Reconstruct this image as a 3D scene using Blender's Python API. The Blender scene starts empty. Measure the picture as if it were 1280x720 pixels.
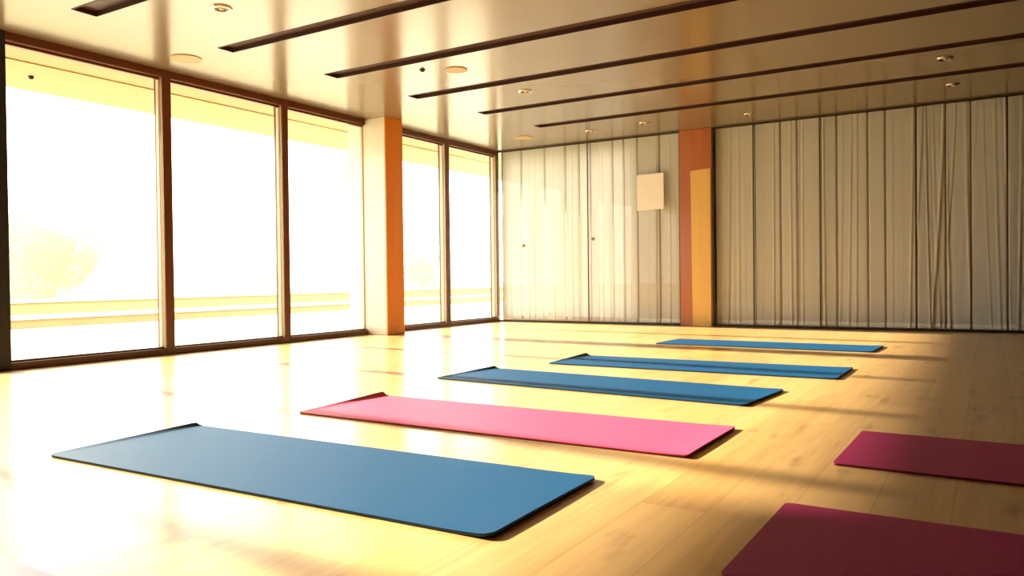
import bpy, bmesh, math, random
from mathutils import Vector, Matrix
random.seed(11)
S = bpy.context.scene
C = S.collection
PI = math.pi

# ------------------------------------------------------------------ camera
F, YAW, PIT, ROL = 974.155, -0.548863, -0.0131418, -0.0116787
CAM = Vector((6.16449, -9.69238, 0.641924))
cy_, sy_, cp_, sp_ = math.cos(YAW), math.sin(YAW), math.cos(PIT), math.sin(PIT)
fw = Vector((sy_*cp_, cy_*cp_, sp_)); r0 = Vector((cy_, -sy_, 0)); u0 = r0.cross(fw)
rt = math.cos(ROL)*r0 + math.sin(ROL)*u0
up = -math.sin(ROL)*r0 + math.cos(ROL)*u0
cd = bpy.data.cameras.new('camera'); cam = bpy.data.objects.new('camera', cd); C.objects.link(cam)
cam.matrix_world = Matrix(((rt.x, up.x, -fw.x, CAM.x), (rt.y, up.y, -fw.y, CAM.y), (rt.z, up.z, -fw.z, CAM.z), (0, 0, 0, 1)))
cd.sensor_width = 36; cd.lens = F*36/1280; cd.clip_start = 0.02; cd.clip_end = 400
S.camera = cam

# ------------------------------------------------------------------ materials
def lin(r, g, b):
    f = lambda c: (c/255/12.92) if c/255 <= .04045 else ((c/255+.055)/1.055)**2.4
    return (f(r), f(g), f(b), 1)

def mat(name, col, rough=.5, metal=0, spec=.5, ior=None, coat=0, coat_rough=.1, sheen=0, transl=0, var=0, vscale=(8, 8, 8), bump=0, bscale=200):
    m = bpy.data.materials.new(name); m.use_nodes = True
    n = m.node_tree; b = n.nodes['Principled BSDF']
    b.inputs['Base Color'].default_value = col
    b.inputs['Roughness'].default_value = rough
    b.inputs['Metallic'].default_value = metal
    b.inputs['Specular IOR Level'].default_value = spec
    if ior: b.inputs['IOR'].default_value = ior
    b.inputs['Coat Weight'].default_value = coat
    b.inputs['Coat Roughness'].default_value = coat_rough
    b.inputs['Sheen Weight'].default_value = sheen
    tc = n.nodes.new('ShaderNodeTexCoord')
    if var:
        mp = n.nodes.new('ShaderNodeMapping'); mp.inputs['Scale'].default_value = vscale
        nz = n.nodes.new('ShaderNodeTexNoise'); nz.inputs['Scale'].default_value = 1; nz.inputs['Detail'].default_value = 5
        mx = n.nodes.new('ShaderNodeMix'); mx.data_type = 'RGBA'
        mx.inputs['A'].default_value = tuple(c*(1-var) for c in col[:3])+(1,)
        mx.inputs['B'].default_value = tuple(min(1, c*(1+var)) for c in col[:3])+(1,)
        n.links.new(tc.outputs['Object'], mp.inputs['Vector']); n.links.new(mp.outputs['Vector'], nz.inputs['Vector'])
        n.links.new(nz.outputs['Fac'], mx.inputs['Factor']); n.links.new(mx.outputs['Result'], b.inputs['Base Color'])
    if bump:
        nb = n.nodes.new('ShaderNodeTexNoise'); nb.inputs['Scale'].default_value = bscale
        bp = n.nodes.new('ShaderNodeBump'); bp.inputs['Strength'].default_value = bump; bp.inputs['Distance'].default_value = .002
        n.links.new(tc.outputs['Object'], nb.inputs['Vector']); n.links.new(nb.outputs['Fac'], bp.inputs['Height']); n.links.new(bp.outputs['Normal'], b.inputs['Normal'])
    if transl:
        t = n.nodes.new('ShaderNodeBsdfTranslucent'); t.inputs['Color'].default_value = col
        ms = n.nodes.new('ShaderNodeMixShader'); ms.inputs[0].default_value = transl
        o = n.nodes['Material Output']
        n.links.new(b.outputs[0], ms.inputs[1]); n.links.new(t.outputs[0], ms.inputs[2]); n.links.new(ms.outputs[0], o.inputs['Surface'])
    return m

def glass_mat(name, ior=1.5, tint=(1, 1, 1, 1), rough=0.0):
    m = bpy.data.materials.new(name); m.use_nodes = True
    n = m.node_tree; n.nodes.remove(n.nodes['Principled BSDF']); o = n.nodes['Material Output']
    t = n.nodes.new('ShaderNodeBsdfTransparent'); t.inputs[0].default_value = tint
    g = n.nodes.new('ShaderNodeBsdfGlossy'); g.inputs['Roughness'].default_value = rough
    lw = n.nodes.new('ShaderNodeLayerWeight'); lw.inputs[0].default_value = .5
    pw = n.nodes.new('ShaderNodeMath'); pw.operation = 'POWER'; pw.inputs[1].default_value = 5
    f0 = ((ior-1)/(ior+1))**2
    f = n.nodes.new('ShaderNodeMath'); f.operation = 'MULTIPLY_ADD'; f.inputs[1].default_value = 1-f0; f.inputs[2].default_value = f0
    n.links.new(lw.outputs['Facing'], pw.inputs[0]); n.links.new(pw.outputs[0], f.inputs[0])
    ms = n.nodes.new('ShaderNodeMixShader')
    n.links.new(f.outputs[0], ms.inputs[0]); n.links.new(t.outputs[0], ms.inputs[1]); n.links.new(g.outputs[0], ms.inputs[2])
    n.links.new(ms.outputs[0], o.inputs['Surface'])
    return m

def wood_floor():
    m = bpy.data.materials.new('oak_planks'); m.use_nodes = True
    n = m.node_tree; L = n.links.new; b = n.nodes['Principled BSDF']
    tc = n.nodes.new('ShaderNodeTexCoord')
    mp = n.nodes.new('ShaderNodeMapping'); mp.inputs['Rotation'].default_value = (0, 0, PI/2)
    L(tc.outputs['Object'], mp.inputs['Vector'])
    br = n.nodes.new('ShaderNodeTexBrick'); br.offset = .37
    br.inputs['Scale'].default_value = 1; br.inputs['Brick Width'].default_value = 2.1; br.inputs['Row Height'].default_value = .19
    br.inputs['Mortar Size'].default_value = .0016; br.inputs['Mortar Smooth'].default_value = .3; br.inputs['Bias'].default_value = 0
    br.inputs['Color1'].default_value = (.0, .0, .0, 1); br.inputs['Color2'].default_value = (1, 1, 1, 1); br.inputs['Mortar'].default_value = (.5, .5, .5, 1)
    L(mp.outputs['Vector'], br.inputs['Vector'])
    # grain stretched along the boards
    mg = n.nodes.new('ShaderNodeMapping'); mg.inputs['Scale'].default_value = (26, 1.3, 1)
    L(tc.outputs['Object'], mg.inputs['Vector'])
    g = n.nodes.new('ShaderNodeTexNoise'); g.inputs['Scale'].default_value = 1.6; g.inputs['Detail'].default_value = 7; g.inputs['Distortion'].default_value = .6
    L(mg.outputs['Vector'], g.inputs['Vector'])
    # knots
    mk = n.nodes.new('ShaderNodeMapping'); mk.inputs['Scale'].default_value = (5.5, 1.7, 1)
    L(tc.outputs['Object'], mk.inputs['Vector'])
    k = n.nodes.new('ShaderNodeTexNoise'); k.inputs['Scale'].default_value = 1.5; k.inputs['Detail'].default_value = 3
    L(mk.outputs['Vector'], k.inputs['Vector'])
    kr = n.nodes.new('ShaderNodeValToRGB'); kr.color_ramp.elements[0].position = .60; kr.color_ramp.elements[1].position = .74
    L(k.outputs['Fac'], kr.inputs['Fac'])
    a = n.nodes.new('ShaderNodeMath'); a.operation = 'MULTIPLY_ADD'; a.inputs[1].default_value = .35
    L(br.outputs['Color'], a.inputs[0]); L(g.outputs['Fac'], a.inputs[2])
    ra = n.nodes.new('ShaderNodeValToRGB'); e = ra.color_ramp.elements
    e[0].position = .3; e[0].color = (.46, .285, .125, 1); e[1].position = .85; e[1].color = (.64, .43, .215, 1)
    L(a.outputs[0], ra.inputs['Fac'])
    mx = n.nodes.new('ShaderNodeMix'); mx.data_type = 'RGBA'; mx.inputs['B'].default_value = (.22, .125, .06, 1)
    ks = n.nodes.new('ShaderNodeMath'); ks.operation = 'MULTIPLY'; ks.inputs[1].default_value = .75
    L(kr.outputs['Color'], ks.inputs[0]); L(ks.outputs[0], mx.inputs['Factor']); L(ra.outputs['Color'], mx.inputs['A'])
    m2 = n.nodes.new('ShaderNodeMix'); m2.data_type = 'RGBA'; m2.inputs['B'].default_value = (.3, .18, .085, 1)
    sc = n.nodes.new('ShaderNodeMath'); sc.operation = 'MULTIPLY'; sc.inputs[1].default_value = .6
    L(br.outputs['Fac'], sc.inputs[0]); L(sc.outputs[0], m2.inputs['Factor']); L(mx.outputs['Result'], m2.inputs['A'])
    L(m2.outputs['Result'], b.inputs['Base Color'])
    b.inputs['Roughness'].default_value = .3
    b.inputs['Coat Weight'].default_value = .3; b.inputs['Coat Roughness'].default_value = .16
    bp = n.nodes.new('ShaderNodeBump'); bp.inputs['Strength'].default_value = .05; bp.inputs['Distance'].default_value = .002
    L(g.outputs['Fac'], bp.inputs['Height']); L(bp.outputs['Normal'], b.inputs['Normal'])
    return m

M = {}
M['floor'] = wood_floor()
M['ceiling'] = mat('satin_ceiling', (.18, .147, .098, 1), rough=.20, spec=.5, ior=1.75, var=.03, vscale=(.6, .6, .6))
M['frame'] = mat('bronze_frame', lin(92, 48, 20), rough=.3, metal=0, spec=.6, var=.08, vscale=(3, 3, 1))
M['mullion_sky_sheen'] = mat('mullion_sky_sheen', (.72, .66, .52, 1), rough=.25, ior=1.6, var=.04)  # sky reflection on the mullion sides put into the pale colour
M['jamb'] = mat('dark_jamb', lin(26, 26, 34), rough=.4, var=.1)
M['glass'] = glass_mat('window_glass', 1.45)
M['screen_glass'] = glass_mat('screen_glass', 1.28)
M['seal'] = mat('dark_seal', lin(42, 30, 20), rough=.5, var=.1)
M['slot'] = mat('slot_dark', lin(50, 16, 7), rough=.6, var=.1)
M['curtain'] = mat('curtain_fabric', (.66, .70, .68, 1), rough=.85, sheen=.1, transl=.19, var=.04, vscale=(30, 30, 1.5), bump=.1, bscale=500)
M['leak_block'] = mat('leak_strip', lin(120, 88, 56), rough=.8, var=.06)
M['hem'] = mat('curtain_hem', (.86, .88, .84, 1), rough=.85, var=.04, vscale=(30, 30, 30), bump=.1, bscale=500)
M['wall_dark'] = mat('dark_backing', lin(70, 52, 36), rough=.8, var=.08)
M['wall'] = mat('room_wall', lin(52, 42, 32), rough=.75, var=.05, vscale=(1, 1, 1))
M['column'] = mat('column_white', (.82, .80, .72, 1), rough=.18, ior=1.6, var=.02)
M['orange_wood'] = mat('orange_wood', lin(216, 132, 30), rough=.35, var=.16, vscale=(14, 14, .9), coat=.3)
M['post_wood'] = mat('post_wood', lin(164, 92, 30), rough=.35, var=.2, vscale=(16, 16, .9), coat=.3)
M['sun_patch_wood'] = mat('sun_patch_wood', lin(216, 180, 98), rough=.4, var=.12, vscale=(14, 14, .8))
M['black_trim'] = mat('black_trim', lin(30, 22, 16), rough=.5, var=.1)
M['chrome'] = mat('chrome', (.42, .40, .36, 1), rough=.15, metal=1, var=.05)
M['cup'] = mat('lamp_cup', lin(60, 50, 40), rough=.3, metal=1, var=.05)
M['lens'] = mat('lamp_lens', (.85, .83, .78, 1), rough=.2, var=.02)
M['disc'] = mat('cream_disc', lin(168, 146, 104), rough=.5, var=.04)
M['pale_reflection'] = mat('pale_reflection', (.93, .95, .97, 1), rough=.7, transl=.12, var=.02)
M['soffit'] = mat('soffit_render', (.38, .31, .17, 1), rough=.7, var=.03)
M['terrace'] = mat('terrace_stone', (.62, .58, .48, 1), rough=.7, var=.05, vscale=(2, 2, 2))
M['lawn'] = mat('lawn', lin(150, 150, 90), rough=.9, var=.2, vscale=(1, 1, 1))
M['low_wall'] = mat('low_wall_stone', lin(190, 165, 125), rough=.8, var=.1, vscale=(4, 4, 4))
M['leaf'] = mat('leaf', lin(150, 165, 80), rough=.5, transl=.5, var=.25, vscale=(2, 2, 2))
M['bark'] = mat('bark', lin(110, 88, 60), rough=.9, var=.25, vscale=(12, 12, 2))
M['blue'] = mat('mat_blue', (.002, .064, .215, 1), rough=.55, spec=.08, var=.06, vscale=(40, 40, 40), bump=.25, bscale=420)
M['blue_edge_shade'] = mat('mat_blue_edge_shade', (.008, .035, .085, 1), rough=.6, var=.1, vscale=(40, 40, 40))
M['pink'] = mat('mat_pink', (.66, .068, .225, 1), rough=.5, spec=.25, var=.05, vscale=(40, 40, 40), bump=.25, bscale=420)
M['pink_edge_shade'] = mat('mat_pink_edge_shade', (.14, .012, .03, 1), rough=.6, var=.1, vscale=(40, 40, 40))
M['pink_in_shade'] = mat('mat_pink_in_shade', (.36, .016, .155, 1), rough=.5, spec=.4, var=.05, vscale=(40, 40, 40), bump=.25, bscale=420)  # pink mat colour darkened for the shade on the right
M['pink_in_shade_edge'] = mat('mat_pink_in_shade_edge', (.10, .008, .025, 1), rough=.6, var=.1, vscale=(40, 40, 40))

# ------------------------------------------------------------------ helpers
def bx(bm, x0, x1, y0, y1, z0, z1, bev=0):
    vs = [bm.verts.new(p) for p in ((x0, y0, z0), (x1, y0, z0), (x1, y1, z0), (x0, y1, z0), (x0, y0, z1), (x1, y0, z1), (x1, y1, z1), (x0, y1, z1))]
    fs = [bm.faces.new([vs[i] for i in q]) for q in ((3, 2, 1, 0), (4, 5, 6, 7), (0, 1, 5, 4), (1, 2, 6, 5), (2, 3, 7, 6), (3, 0, 4, 7))]
    if bev:
        es = {e for f in fs for e in f.edges}
        bmesh.ops.bevel(bm, geom=list(es), offset=bev, segments=2, affect='EDGES', profile=.5)

def lathe(bm, prof, n=28, c=(0, 0, 0)):
    rings = []
    for r, z in prof:
        if r < 1e-6: rings.append([bm.verts.new((c[0], c[1], c[2]+z))])
        else: rings.append([bm.verts.new((c[0]+r*math.cos(2*PI*i/n), c[1]+r*math.sin(2*PI*i/n), c[2]+z)) for i in range(n)])
    for a, b in zip(rings, rings[1:]):
        for i in range(n):
            j = (i+1) % n
            if len(a) == 1 and len(b) == 1: continue
            if len(a) == 1: bm.faces.new((a[0], b[i], b[j]))
            elif len(b) == 1: bm.faces.new((a[i], b[0], a[j]))
            else: bm.faces.new((a[i], b[i], b[j], a[j]))

def obj(name, bm, m, parent=None, smooth=False, loc=(0, 0, 0)):
    bmesh.ops.recalc_face_normals(bm, faces=bm.faces)
    me = bpy.data.meshes.new(name); bm.to_mesh(me); bm.free()
    me.materials.append(M[m])
    if smooth:
        for p in me.polygons: p.use_smooth = True
    o = bpy.data.objects.new(name, me); C.objects.link(o); o.location = loc
    if parent: o.parent = parent
    return o

def tag(o, label, cat, group=None):
    o['label'] = label; o['category'] = cat
    if group: o['group'] = group
    return o

def thing(name, label, cat, loc=(0, 0, 0), rz=0, group=None):
    o = bpy.data.objects.new(name, None); C.objects.link(o); o.location = loc; o.rotation_euler = (0, 0, rz)
    o.empty_display_size = .1
    return tag(o, label, cat, group)

def struct(name, bm, m, parent=None, label=None):
    o = obj(name, bm, m, parent)
    if not parent: o['kind'] = 'structure'
    if label: o['label'] = label
    return o

def box_struct(name, dims, m, parent=None, label=None, bev=0):
    bm = bmesh.new(); bx(bm, *dims, bev=bev); return struct(name, bm, m, parent, label)

def copy_tree(o, parent=None):
    c = o.copy(); C.objects.link(c)
    if parent: c.parent = parent
    for ch in list(o.children): copy_tree(ch, c)
    return c

H = 2.5
XR, YF = 9.4, -12.0          # right wall, wall behind the camera
YJ = -6.76                   # left jamb

# ------------------------------------------------------------------ room shell
box_struct('floor', (-.06, XR, YF, .30, -.12, 0), 'floor', label='glossy pale oak plank floor')
# ceiling with six recessed slots
slots = [(.86, -6.71, -6.53), (.935, -5.59, -5.44), (1.05, -4.54, -4.37), (1.145, -3.46, -3.31), (1.29, -2.41, -2.27), (1.43, -1.39, -1.24)]
bm = bmesh.new(); yp = YF
for x0, a, b in slots:
    bx(bm, -.06, XR, yp, a, H, H+.16); bx(bm, -.06, x0, a, b, H, H+.16); bx(bm, x0, XR, a, b, H+.045, H+.16); yp = b
bx(bm, -.06, XR, yp, .30, H, H+.16)
struct('ceiling', bm, 'ceiling', label='satin cream ceiling with long dark slots')
bm = bmesh.new(); bx(bm, 2.1, XR, .22, .30, 0, H); bx(bm, -.06, .10, .22, .30, 0, H); bx(bm, .10, 2.1, .22, .30, 2.36, H); bx(bm, .10, 2.1, .22, .30, 0, .05)
struct('wall_back', bm, 'wall_dark', label='dark backing wall behind the curtains with an unseen opening added near the corner for backlight')
box_struct('courtyard', (-.06, 14, .30, 40, -.2, -.03), 'terrace', label='pale paving outside behind the curtain wall')
box_struct('wall_right', (XR, XR+.12, YF, .30, 0, H), 'wall', label='plain wall on the right')
box_struct('wall_front', (-.06, XR, YF-.12, YF, 0, H), 'wall', label='plain wall behind the viewpoint')
box_struct('wall_left', (-.14, 0, YF, -9.50, 0, H), 'wall', label='solid wall beside the first window')
box_struct('baseboard_back', (0, XR, -.012, .05, 0, .022), 'black_trim', label='thin dark floor track under the glass screen')
box_struct('trim_1', (0, XR, -.006, .03, H-.018, H), 'black_trim', label='thin dark ceiling track above the glass screen')

# ------------------------------------------------------------------ window wall
mull = [(-9.50, -9.42), (-8.16, -8.08), (-6.80, -6.72), (-5.44, -5.355), (-4.085, -4.005), (-2.835, -2.525), (-1.275, -1.185), (-.02, .05)]

for i, (a, b) in enumerate(mull):
    if i == 2:
        bm = bmesh.new(); bx(bm, -.14, .012, a, b, 0, H, .004)
        struct('trim_%d' % (i+2), bm, 'jamb', label='dark jamb at the left edge of the view')
        continue
    if i == 5: continue      # the column stands here
    bm = bmesh.new(); bx(bm, -.11, -.016, a+.006, b-.006, 0, H, .002)
    tr = struct('trim_%d' % (i+2), bm, 'mullion_sky_sheen', label='mullion of the window wall with sky reflection coloured onto its sides and a brown front')
    bm = bmesh.new(); bx(bm, -.018, .0, a, b, 0, H, .004); o = obj('front_cap', bm, 'frame', tr); o['label'] = 'brown front cap'
    bm = bmesh.new(); bx(bm, -.125, -.10, a+.004, b-.004, 0, H); o = obj('outer_cap', bm, 'frame', tr)
for i in range(7):
    y0, y1 = mull[i][1], mull[i+1][0]
    bm = bmesh.new(); bx(bm, -.066, -.056, y0, y1, .05, H-.06)
    w = struct('window_%d' % (i+1), bm, 'glass'); w['label'] = 'tall clear pane of the window wall'
    bm = bmesh.new(); bx(bm, -.11, .0, y0, y1, H-.066, H, .005); bx(bm, -.085, -.04, y0, y1, H-.085, H-.066)
    obj('head_rail', bm, 'frame', w)
    bm = bmesh.new(); bx(bm, -.11, .0, y0, y1, 0, .055, .005); bx(bm, -.085, -.04, y0, y1, .055, .07)
    obj('bottom_rail', bm, 'frame', w)
    bm = bmesh.new()
    for q in (y0, y1-.012): bx(bm, -.078, -.044, q, q+.008, .07, H-.085)
    obj('glazing_bead', bm, 'mullion_sky_sheen', w)

bm = bmesh.new(); bx(bm, .10, 2.1, .255, .262, .05, 2.36)  # unseen window added behind the left curtains to brighten them
w8 = struct('window_8', bm, 'glass'); w8['label'] = 'unseen pane added behind the curtains to backlight them'
bm = bmesh.new()
for q in (.10, 1.08, 2.06): bx(bm, q, q+.04, .235, .285, .05, 2.36)
obj('window_frame', bm, 'frame', w8)  # frame of the unseen window added for backlight

# column standing inside the window wall
t = thing('column', 'square white column with orange wooden side standing in the window wall', 'column', (0, -2.68, 0))
bm = bmesh.new(); bx(bm, -.28, .285, -.153, .150, 0, H, .004); obj('column_body', bm, 'column', t)
bm = bmesh.new(); bx(bm, .285, .30, -.151, .150, 0, H, .003)
o = obj('wood_cladding', bm, 'orange_wood', t); o['label'] = 'orange wooden cladding board'

# ------------------------------------------------------------------ back wall: curtains behind a glass screen
def px2x(px):   # where image column px meets the screen plane y = 0 at eye height
    d = fw + (px-640)/F*rt - (300-360)/F*up
    return (CAM + (-CAM.y/d.y)*d).x
seams = [622, 649, 678, 704, 721, 735, 763, 777, 794, 822, 850]
seams2 = [893, 942, 974, 995, 1025, 1045, 1084, 1106, 1145, 1182, 1214, 1260]
xa = [max(.03, px2x(p)) for p in seams]; xb = [px2x(p) for p in seams2] + [6.72, 7.05, 7.5, 8.0, 8.6, 9.3]
PX0, PX1 = 2.785, 3.225   # wooden post

def curtain(x0, x1, diag, label, seed, fine=1.0):
    rnd = random.Random(seed)
    W = x1-x0; nx = max(16, int(W/.006)); nz = 18
    # pleat positions
    fl = []; x = rnd.uniform(.0, .04)
    while x < W:
        fl.append((x, rnd.uniform(.2, 1)**1.8*(.017 if diag < 1 else .026)*fine, rnd.uniform(.006, .014), rnd.uniform(-.35, 1)*diag))
        x += rnd.uniform(.040, .13) if diag < 1 else rnd.uniform(.028, .06)
    root = thing('curtain_panel', label, 'curtain', (x0, .085, 0), 0, 'white curtain panels along the back wall')
    def depth(u, zz):
        k = 1-zz           # 0 at top, 1 at hem
        d = 0
        for c, a, w, s in fl:
            cc = c - s*.16*k**1.4
            d -= a*(.35+.65*k)*math.exp(-((u-cc)/w)**2)
            d += .45*a*(.35+.65*k)*math.exp(-((u-cc-2.0*w)/(1.3*w))**2)
        e = min(u, W-u)
        d += .030*math.exp(-(e/.007)**2)
        return d
    def sheet(bm, z0, z1, off, n):
        g = []
        for j in range(n+1):
            z = z0+(z1-z0)*j/n
            g.append([bm.verts.new((.002+(W-.004)*i/nx, depth(W*i/nx, z/H)+off, z)) for i in range(nx+1)])
        for j in range(n):
            for i in range(nx): bm.faces.new((g[j][i], g[j][i+1], g[j+1][i+1], g[j+1][i]))
    bm = bmesh.new(); sheet(bm, .03, H-.01, 0, nz)
    c = obj('fabric', bm, 'curtain', root, True)
    bm = bmesh.new()
    for q in (.0004, W-.0074): bx(bm, q, q+.007, depth(.003, .5)+.002, depth(.003, .5)+.008, .028, H-.012)
    obj('leak_strip', bm, 'leak_block', root)  # strips added to stop light leaking through gaps between curtain panels
    bm = bmesh.new(); sheet(bm, .026, .085, -.004, 2)
    h = obj('hem', bm, 'hem', root, True)
    md = h.modifiers.new('thickness', 'SOLIDIFY'); md.thickness = .002
    return root

ords = ['first', 'second', 'third', 'fourth', 'fifth', 'sixth', 'seventh', 'eighth', 'ninth', 'tenth', 'eleventh', 'twelfth', 'thirteenth', 'fourteenth', 'fifteenth', 'sixteenth', 'seventeenth']
k = 0
for i in range(len(xa)-1):
    b = xa[i+1] if i < len(xa)-2 else PX0
    lab = 'white pleated curtain panel, %s from the window corner towards the wooden post' % ords[i]
    curtain(xa[i], b, .15, lab, 40+i, .8)
for i in range(len(xb)-1):
    dg = [.3, .5, .3, .5, .2, .3, .2, .3, 1.6, 1.3, 1.9, .9][i] if i < 12 else .8
    kind = 'white curtain panel with slanting folds' if dg > 1 else 'white pleated curtain panel'
    lab = '%s, %s to the right of the wooden post' % (kind, ords[i])
    curtain(PX1-.012 if i == 0 else xb[i], xb[i+1], dg, lab, 80+i)

# glass screen panels in front of the curtains
gl = [.012, px2x(735), PX0-.006]
gr = [PX1, px2x(942), px2x(1025), px2x(1145), px2x(1260), 7.5, 8.5, XR-.005]
def glass_panel(a, b, label):
    r = thing('glass_panel', label, 'glass panel', (a, 0, 0), 0, 'glass screen panels in front of the curtains')
    bm = bmesh.new(); bx(bm, .004, b-a-.004, .0, .010, .022, H-.018); obj('pane', bm, 'screen_glass', r)
    bm = bmesh.new(); bx(bm, b-a-.006, b-a+.004, -.003, .013, .022, H-.018); obj('edge_seal', bm, 'seal', r)
    return r
g1 = glass_panel(gl[0], gl[1], 'tall glass screen panel reaching from the window corner over the curtains')
g2 = glass_panel(gl[1], gl[2], 'tall glass screen panel with pale reflection square, left of the wooden post')
for i in range(len(gr)-1):
    glass_panel(gr[i], gr[i+1], 'tall glass screen panel, %s to the right of the wooden post' % ords[i])
def knob(parent, x, z):
    bm = bmesh.new()
    lathe(bm, [(0, 0), (.022, 0), (.022, .006), (.010, .008), (.010, .026), (.020, .032), (.022, .042), (.014, .05), (0, .05)], 20)
    bmesh.ops.rotate(bm, verts=bm.verts, cent=(0, 0, 0), matrix=Matrix.Rotation(PI/2, 3, 'X'))
    o = obj('door_knob', bm, 'chrome', parent, True, (x-parent.location.x, -.0, z))
knob(g1, px2x(655), 1.10); knob(g2, px2x(742), 1.16)

# pale square standing in for a reflection in the glass
bm = bmesh.new(); bx(bm, 0, .37, -.003, -.0005, 0, .47)
for v in bm.verts: v.co.z += .012*(v.co.x/.37)
tag(obj('reflection_square', bm, 'pale_reflection', None, False, (2.195, 0, 1.505)), 'pale square added for a reflection on the glass screen left of the wooden post', 'reflection')

# wooden post
t = thing('wooden_post', 'wide orange brown wooden post between the curtained glass panels', 'post', (PX0, 0, 0))
wp = PX1-PX0
bm = bmesh.new(); bx(bm, .002, wp-.02, -.02, .07, 0, H-.001, .004); obj('post_body', bm, 'post_wood', t)
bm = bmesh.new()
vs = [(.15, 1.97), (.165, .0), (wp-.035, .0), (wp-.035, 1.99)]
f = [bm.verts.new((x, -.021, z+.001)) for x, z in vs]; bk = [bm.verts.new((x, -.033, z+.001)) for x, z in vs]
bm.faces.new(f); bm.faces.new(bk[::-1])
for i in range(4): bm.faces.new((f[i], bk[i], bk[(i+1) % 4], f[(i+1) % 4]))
o = obj('sun_patch_panel', bm, 'sun_patch_wood', t); o['label'] = 'reflected sun patch built as a pale panel on the right half of the post'  # pale board stands in for sun reflected on the post
bm = bmesh.new(); bx(bm, wp-.02, wp-.002, -.026, .04, 0, H-.001); o = obj('edge_strip', bm, 'black_trim', t); o['label'] = 'black strip along the right edge'

# ------------------------------------------------------------------ ceiling fittings
so = ['nearest the viewer', 'second from the viewer', 'third from the viewer', 'fourth from the viewer', 'second nearest the curtain wall', 'nearest the curtain wall']
for (x0, a, b), lb in zip(slots, so):
    t = thing('ceiling_slot', 'long dark slot running across the ceiling, %s' % lb, 'ceiling slot', ((x0+XR)/2, (a+b)/2, H), 0, 'long dark ceiling slots')
    hw, hl = (b-a)/2, (XR-x0)/2
    bm = bmesh.new()
    bx(bm, -hl, hl, -hw, -hw+.006, -.004, .045); bx(bm, -hl, hl, hw-.006, hw, -.004, .045); bx(bm, -hl, -hl+.006, -hw+.006, hw-.006, -.004, .045)
    obj('side_channel', bm, 'slot', t)
    bm = bmesh.new(); bx(bm, -hl+.006, hl, -hw+.006, hw-.006, .030, .045); obj('back_plate', bm, 'slot', t)

def downlight(x, y, label):
    t = thing('downlight', label, 'downlight', (x, y, H), 0, 'recessed ceiling downlights')
    bm = bmesh.new(); lathe(bm, [(.046, 0), (.046, -.008), (.052, -.014), (.066, -.010), (.074, -.001), (.074, 0)], 36); obj('trim_ring', bm, 'chrome', t, True)
    bm = bmesh.new(); lathe(bm, [(.0455, -.009), (.030, -.003), (0, -.002)], 36); obj('reflector_cup', bm, 'cup', t, True)
    bm = bmesh.new(); lathe(bm, [(.016, -.0035), (.016, -.010), (.010, -.013), (0, -.014)], 24); obj('lamp', bm, 'lens', t, True)
for x, y, l in ((1.72, -6.17, 'round chrome rimmed ceiling downlight between the two nearest slots by the windows'),
                (2.23, -2.96, 'small ceiling downlight between the fourth and fifth slots'),
                (1.84, -.65, 'small ceiling downlight above the pale reflection square near the curtain wall'),
                (2.61, -.74, 'small ceiling downlight just left of the wooden post'),
                (3.81, -.53, 'small bright rimmed ceiling downlight just right of the wooden post'),
                (5.85, -1.93, 'small ceiling downlight between the two farthest slots on the dark right side'),
                (5.87, -.80, 'small ceiling downlight between the last slot and slanting curtains at right')):
    downlight(x, y, l)
for x, y, r, l in ((.47, -5.54, .125, 'flat cream disc on the ceiling above the windows at left'),
                   (2.13, -4.00, .10, 'flat cream disc on the ceiling between the third and fourth slots'),
                   (.91, -.75, .13, 'flat cream disc on the ceiling near the window corner')):
    t = thing('ceiling_speaker', l, 'ceiling speaker', (x, y, H), 0, 'flat cream ceiling discs')
    bm = bmesh.new(); lathe(bm, [(r, 0), (r, -.004), (r*.94, -.008), (r*.9, -.006)], 40); obj('rim', bm, 'disc', t, True)
    bm = bmesh.new(); lathe(bm, [(r*.9, -.0055), (r*.5, -.0075), (0, -.008)], 40); obj('grille', bm, 'disc', t, True)
bm = bmesh.new(); lathe(bm, [(.026, 0), (.026, -.006), (.016, -.016), (.012, -.022), (0, -.024)], 24)
tag(obj('ceiling_sensor', bm, 'black_trim', None, True, (1.88, -4.17, H)), 'tiny dark sensor on the ceiling beside the cream disc', 'sensor')

# ------------------------------------------------------------------ yoga mats
def lines(L, ends):
    v = [0]
    a = [.004, .010, .018, .030, .045, .065, .09, .12, .16, .2]
    v += a; n = max(4, int((L-.4)/.06))
    v += [.2+(L-.4)*i/n for i in range(1, n)]
    v += [L-q for q in a[::-1]] + [L]
    return v

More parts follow.
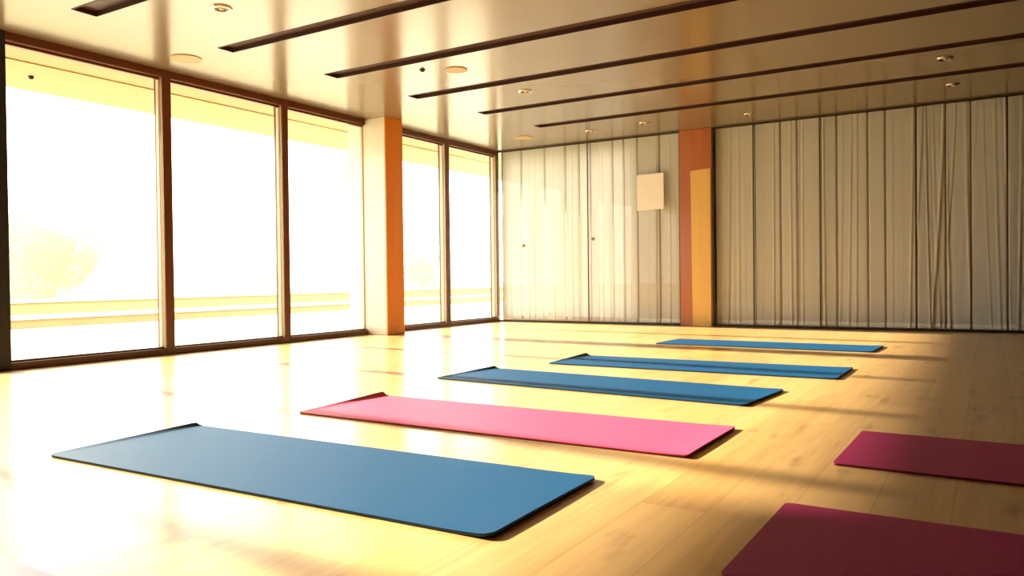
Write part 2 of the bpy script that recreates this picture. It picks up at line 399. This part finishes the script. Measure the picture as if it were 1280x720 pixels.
def yoga_mat(A, B, W, top, edge_shade, label, lift=0, rlift=.01, cr=.03, cat='yoga mat', group=None):
    A, B = Vector(A), Vector(B); L = (B-A).length; rz = math.atan2(B.y-A.y, B.x-A.x)
    root = thing('yoga_mat', label, cat, (A.x, A.y, 0), rz, group)
    us, vs = lines(L, 1), lines(W, 1)
    def rnd(u, v):
        for cx, sx in ((cr, -1), (L-cr, 1)):
            for cyy, sy in ((cr, -1), (W-cr, 1)):
                du, dv = (u-cx)*sx, (v-cyy)*sy
                if du > 0 and dv > 0:
                    m_ = max(du, dv); d = math.hypot(du, dv)
                    if d > 0: return cx+sx*du*m_/d, cyy+sy*dv*m_/d
        return u, v
    def zl(u, v):
        t = max(0, 1-u/.04); s = max(0, v/W)
        z = lift*t**1.5*(.04+.96*s**1.2)
        d = max(0, 1-(L-u)/.16)
        z += rlift*d*d*(.6+.4*math.sin(2.2*v/W+.7))
        z += .0012*(1+math.sin(3.1*u+2*v))*min(1, min(u, L-u)/.2)*0
        return z
    def slab(z0, z1, inset):
        bm = bmesh.new()
        def grid(z, ins):
            g = []
            for v in vs:
                row = []
                for u in us:
                    a, b = rnd(u, v)
                    a2 = min(max(a, ins), L-ins) if ins else a; b2 = min(max(b, ins), W-ins) if ins else b
                    row.append(bm.verts.new((a2, b2, z+zl(u, v))))
                g.append(row)
            return g
        gt, gb = grid(z1, 0), grid(z0, 0)
        nv, nu = len(vs), len(us)
        for j in range(nv-1):
            for i in range(nu-1):
                bm.faces.new((gt[j][i], gt[j][i+1], gt[j+1][i+1], gt[j+1][i]))
                bm.faces.new((gb[j][i], gb[j+1][i], gb[j+1][i+1], gb[j][i+1]))
        ring = [(0, i) for i in range(nu)]+[(j, nu-1) for j in range(1, nv)]+[(nv-1, i) for i in range(nu-2, -1, -1)]+[(j, 0) for j in range(nv-2, 0, -1)]
        for k in range(len(ring)):
            p, q = ring[k], ring[(k+1) % len(ring)]
            bm.faces.new((gb[p[0]][p[1]], gb[q[0]][q[1]], gt[q[0]][q[1]], gt[p[0]][p[1]]))
        return bm
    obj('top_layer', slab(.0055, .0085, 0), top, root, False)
    o = obj('edge_shade_layer', slab(.0003, .0055, 0), edge_shade, root, False); o['label'] = 'underside layer darkened for shade at the edges'  # dark mat edges, from shading and shadow, put into this layer's colour
    return root
G1, G2 = 'yoga mats in the row by the windows', 'yoga mats in the row on the right'
yoga_mat((3.19, -8.14), (5.12, -8.105), .65, 'blue', 'blue_edge_shade', 'large pale blue yoga mat nearest the viewer with one lifted corner', .013, .006, .035, group=G1)
yoga_mat((3.33, -7.04), (5.26, -7.05), .61, 'pink', 'pink_edge_shade', 'bright pink yoga mat lying between blue mats in the window row', .020, .005, .015, group=G1)
yoga_mat((3.14, -5.70), (5.15, -5.87), .625, 'blue', 'blue_edge_shade', 'deep blue yoga mat just behind the bright pink mat', .016, .004, .03, group=G1)
yoga_mat((3.38, -4.64), (5.38, -4.65), .64, 'blue', 'blue_edge_shade', 'deep blue yoga mat, second closest to the curtain wall', .020, .005, .02, group=G1)
yoga_mat((3.47, -2.71), (5.36, -2.79), .60, 'blue', 'blue_edge_shade', 'thin looking blue yoga mat closest to the curtain wall', .0, .006, .02, group=G1)
yoga_mat((3.05, -9.40), (5.05, -9.42), .635, 'pink', 'pink_edge_shade', 'pale pink yoga mat cut off at the bottom left corner', .0, .008, .03, group=G1)
yoga_mat((5.715, -6.91), (7.72, -6.95), .63, 'pink_in_shade', 'pink_in_shade_edge', 'pink yoga mat with shade in its colour on the right, farther of the two', .0, .006, .015, group=G2)
yoga_mat((5.675, -8.06), (7.68, -8.08), .605, 'pink_in_shade', 'pink_in_shade_edge', 'pink yoga mat with shade in its colour at the bottom right, nearer of the two', .0, .006, .015, group=G2)

# ------------------------------------------------------------------ outdoors
bm = bmesh.new(); bx(bm, -1.73, -.06, -14, 6, H, H+.30); bx(bm, -2.0, -1.73, -14, -6.98, H, H+.30)  # deeper stretch out of view added to trim sun on the near floor
struct('soffit', bm, 'soffit', label='cream roof overhang outside the windows with an unseen deeper stretch added to trim the sun')
box_struct('trim_11', (-.73, -.70, -14, 6, H-.012, H), 'low_wall', label='thin line along the overhang')
bm = bmesh.new(); lathe(bm, [(.022, .002), (.022, -.02), (.014, -.03), (0, -.03)], 24)
tag(obj('soffit_lamp', bm, 'cup', None, True, (-1.15, -5.95, H)), 'small dark lamp under the roof overhang outside the first window', 'lamp')
box_struct('terrace', (-6.0, -.14, -14, 40, -.20, -.03), 'terrace', label='sunlit pale terrace outside')
box_struct('wall_foundation', (-.14, -.06, YF, .3, -.2, 0), 'terrace', label='kerb under the window wall')
box_struct('lawn', (-120, -6.0, -60, 120, -.3, -.06), 'lawn', label='pale lawn beyond the terrace')
for x0, h, y0, lb in ((-6.35, .15, -14, 'low stone ledge along the terrace edge'), (-9.3, .33, -14, 'low stone wall beyond the terrace ledge')):
    t = thing('low_wall', lb, 'low wall', (x0, 13, -.06))
    bm = bmesh.new(); bx(bm, -.16, .16, -27, 27, 0, h+.0, .01); obj('wall_body', bm, 'low_wall', t)
    bm = bmesh.new(); bx(bm, -.20, .20, -27, 27, h, h+.06, .008); obj('coping', bm, 'terrace', t)

def tree(x, y, h, w, label, seed, n, cat='tree', stem=.02, group=None):
    rnd = random.Random(seed)
    t = thing('leafy_tree' if cat == 'tree' else 'bush', label, cat, (x, y, -.06), 0, group)
    bm = bmesh.new()
    lathe(bm, [(0, 0), (.13*h/4, 0), (.09*h/4, h*.3), (.05*h/4, h*.7), (0, h*.75)], 10)
    for i in range(6):
        a = rnd.uniform(0, 2*PI); z0 = h*rnd.uniform(.2, .5); p0 = Vector((0, 0, z0)); p1 = p0+Vector((math.cos(a)*w*.35, math.sin(a)*w*.35, h*.25))
        dirv = (p1-p0); s1 = dirv.cross(Vector((0, 0, 1))).normalized(); s2 = dirv.cross(s1).normalized(); r = .04*h/4
        b0 = [bm.verts.new(p0+r*(s1*math.cos(q*PI/3)+s2*math.sin(q*PI/3))) for q in range(6)]; e0 = bm.verts.new(p1)
        for q in range(6): bm.faces.new((b0[q], b0[(q+1) % 6], e0))
    obj('trunk', bm, 'bark', t)
    bm = bmesh.new()
    blobs = [(rnd.uniform(-.28, .28)*w, rnd.uniform(-.28, .28)*w, h*rnd.uniform(stem+.1, .82), rnd.uniform(.2, .36)*w) for _ in range(9)]
    for i in range(n):
        bxx, byy, bzz, br = rnd.choice(blobs)
        d = Vector((rnd.gauss(0, 1), rnd.gauss(0, 1), rnd.gauss(0, 1))).normalized()*br*rnd.uniform(.55, 1)**.5
        p = Vector((bxx, byy, bzz))+d
        p.z = max(.05, min(h, p.z))
        s = rnd.uniform(.06, .13)*(h/3.2)**.5
        a = Vector((rnd.gauss(0, 1), rnd.gauss(0, 1), rnd.gauss(0, 1))).normalized(); b = a.cross(Vector((rnd.gauss(0, 1), rnd.gauss(0, 1), rnd.gauss(0, 1)))).normalized()
        bm.faces.new([bm.verts.new(p+q) for q in (a*s, b*s*.55, -a*s, -b*s*.55)])
    obj('foliage', bm, 'leaf', t)
def at(px, py, dist):   # ground position seen in image column px at a distance from the camera
    d = fw + (px-640)/F*rt - (py-360)/F*up
    d = Vector((d.x, d.y, 0)).normalized()
    return CAM.x+d.x*dist, CAM.y+d.y*dist
x, y = at(55, 350, 30); tree(x, y, 3.0, 2.9, 'round leafy tree outside at the left edge of the first window', 3, 5200, stem=.02)
for i, (px, ds, h, w, l) in enumerate(((12, 36, 2.0, 2.6, 'low bush beside the leafy tree at far left'), (140, 40, 1.9, 4.2, 'hazy bush right of the leafy tree, seen in first window'),
        (248, 50, 1.9, 4.4, 'hazy low bush at the left of the second window'), (320, 40, 1.9, 2.6, 'hazy bush at the right of the second window'),
        (408, 46, 2.6, 3.6, 'hazy bush seen in the third window beside the column'), (528, 40, 2.3, 2.4, 'hazy bush seen right of the column in the fourth window'),
        (590, 52, 3.0, 3.8, 'hazy bush seen in the last window by the curtain wall'))):
    x, y = at(px, 350, ds); tree(x, y, h, w, l, 20+i, 2600, 'bush', 0, 'hazy bushes outside')

# morning haze over the lawn
hz = bpy.data.materials.new('morning_haze'); hz.use_nodes = True
nt = hz.node_tree; nt.nodes.remove(nt.nodes['Principled BSDF'])
vs_ = nt.nodes.new('ShaderNodeVolumeScatter'); vs_.inputs['Color'].default_value = (1, .97, .88, 1); vs_.inputs['Density'].default_value = .02; vs_.inputs['Anisotropy'].default_value = .3
nt.links.new(vs_.outputs[0], nt.nodes['Material Output'].inputs['Volume'])
M['haze'] = hz
bm = bmesh.new(); bx(bm, -70, -10.5, -30, 70, -.055, 4.4)
tag(obj('morning_haze', bm, 'haze'), 'bright morning haze over the lawn and bushes outside', 'haze')['kind'] = 'stuff'

# ------------------------------------------------------------------ light
w = bpy.data.worlds.new('sky'); S.world = w; w.use_nodes = True
bg = w.node_tree.nodes['Background']; bg.inputs[0].default_value = (1.0, .95, .84, 1); bg.inputs[1].default_value = 6.0
sd = bpy.data.lights.new('sun', 'SUN'); so_ = bpy.data.objects.new('sun', sd); C.objects.link(so_)
sd.energy = 38; sd.color = (1, .81, .46); sd.angle = math.radians(1.8)
EL, AZ = math.radians(18.8), math.radians(-4.0)
dv = Vector((math.cos(EL)*math.cos(AZ), math.cos(EL)*math.sin(AZ), -math.sin(EL)))
so_.rotation_euler = dv.to_track_quat('-Z', 'Y').to_euler(); so_.location = (-12, -4, 6)

# ------------------------------------------------------------------ output look
S.view_settings.view_transform = 'Standard'; S.view_settings.look = 'None'
S.view_settings.gamma = 1; S.view_settings.use_curve_mapping = False
S.view_settings.exposure = 0.0
S.cycles.use_denoising = True
S.cycles.max_bounces = 10; S.cycles.diffuse_bounces = 5; S.cycles.glossy_bounces = 5; S.cycles.transparent_max_bounces = 16
S.cycles.sample_clamp_indirect = 8
S.cycles.caustics_reflective = False; S.cycles.caustics_refractive = False
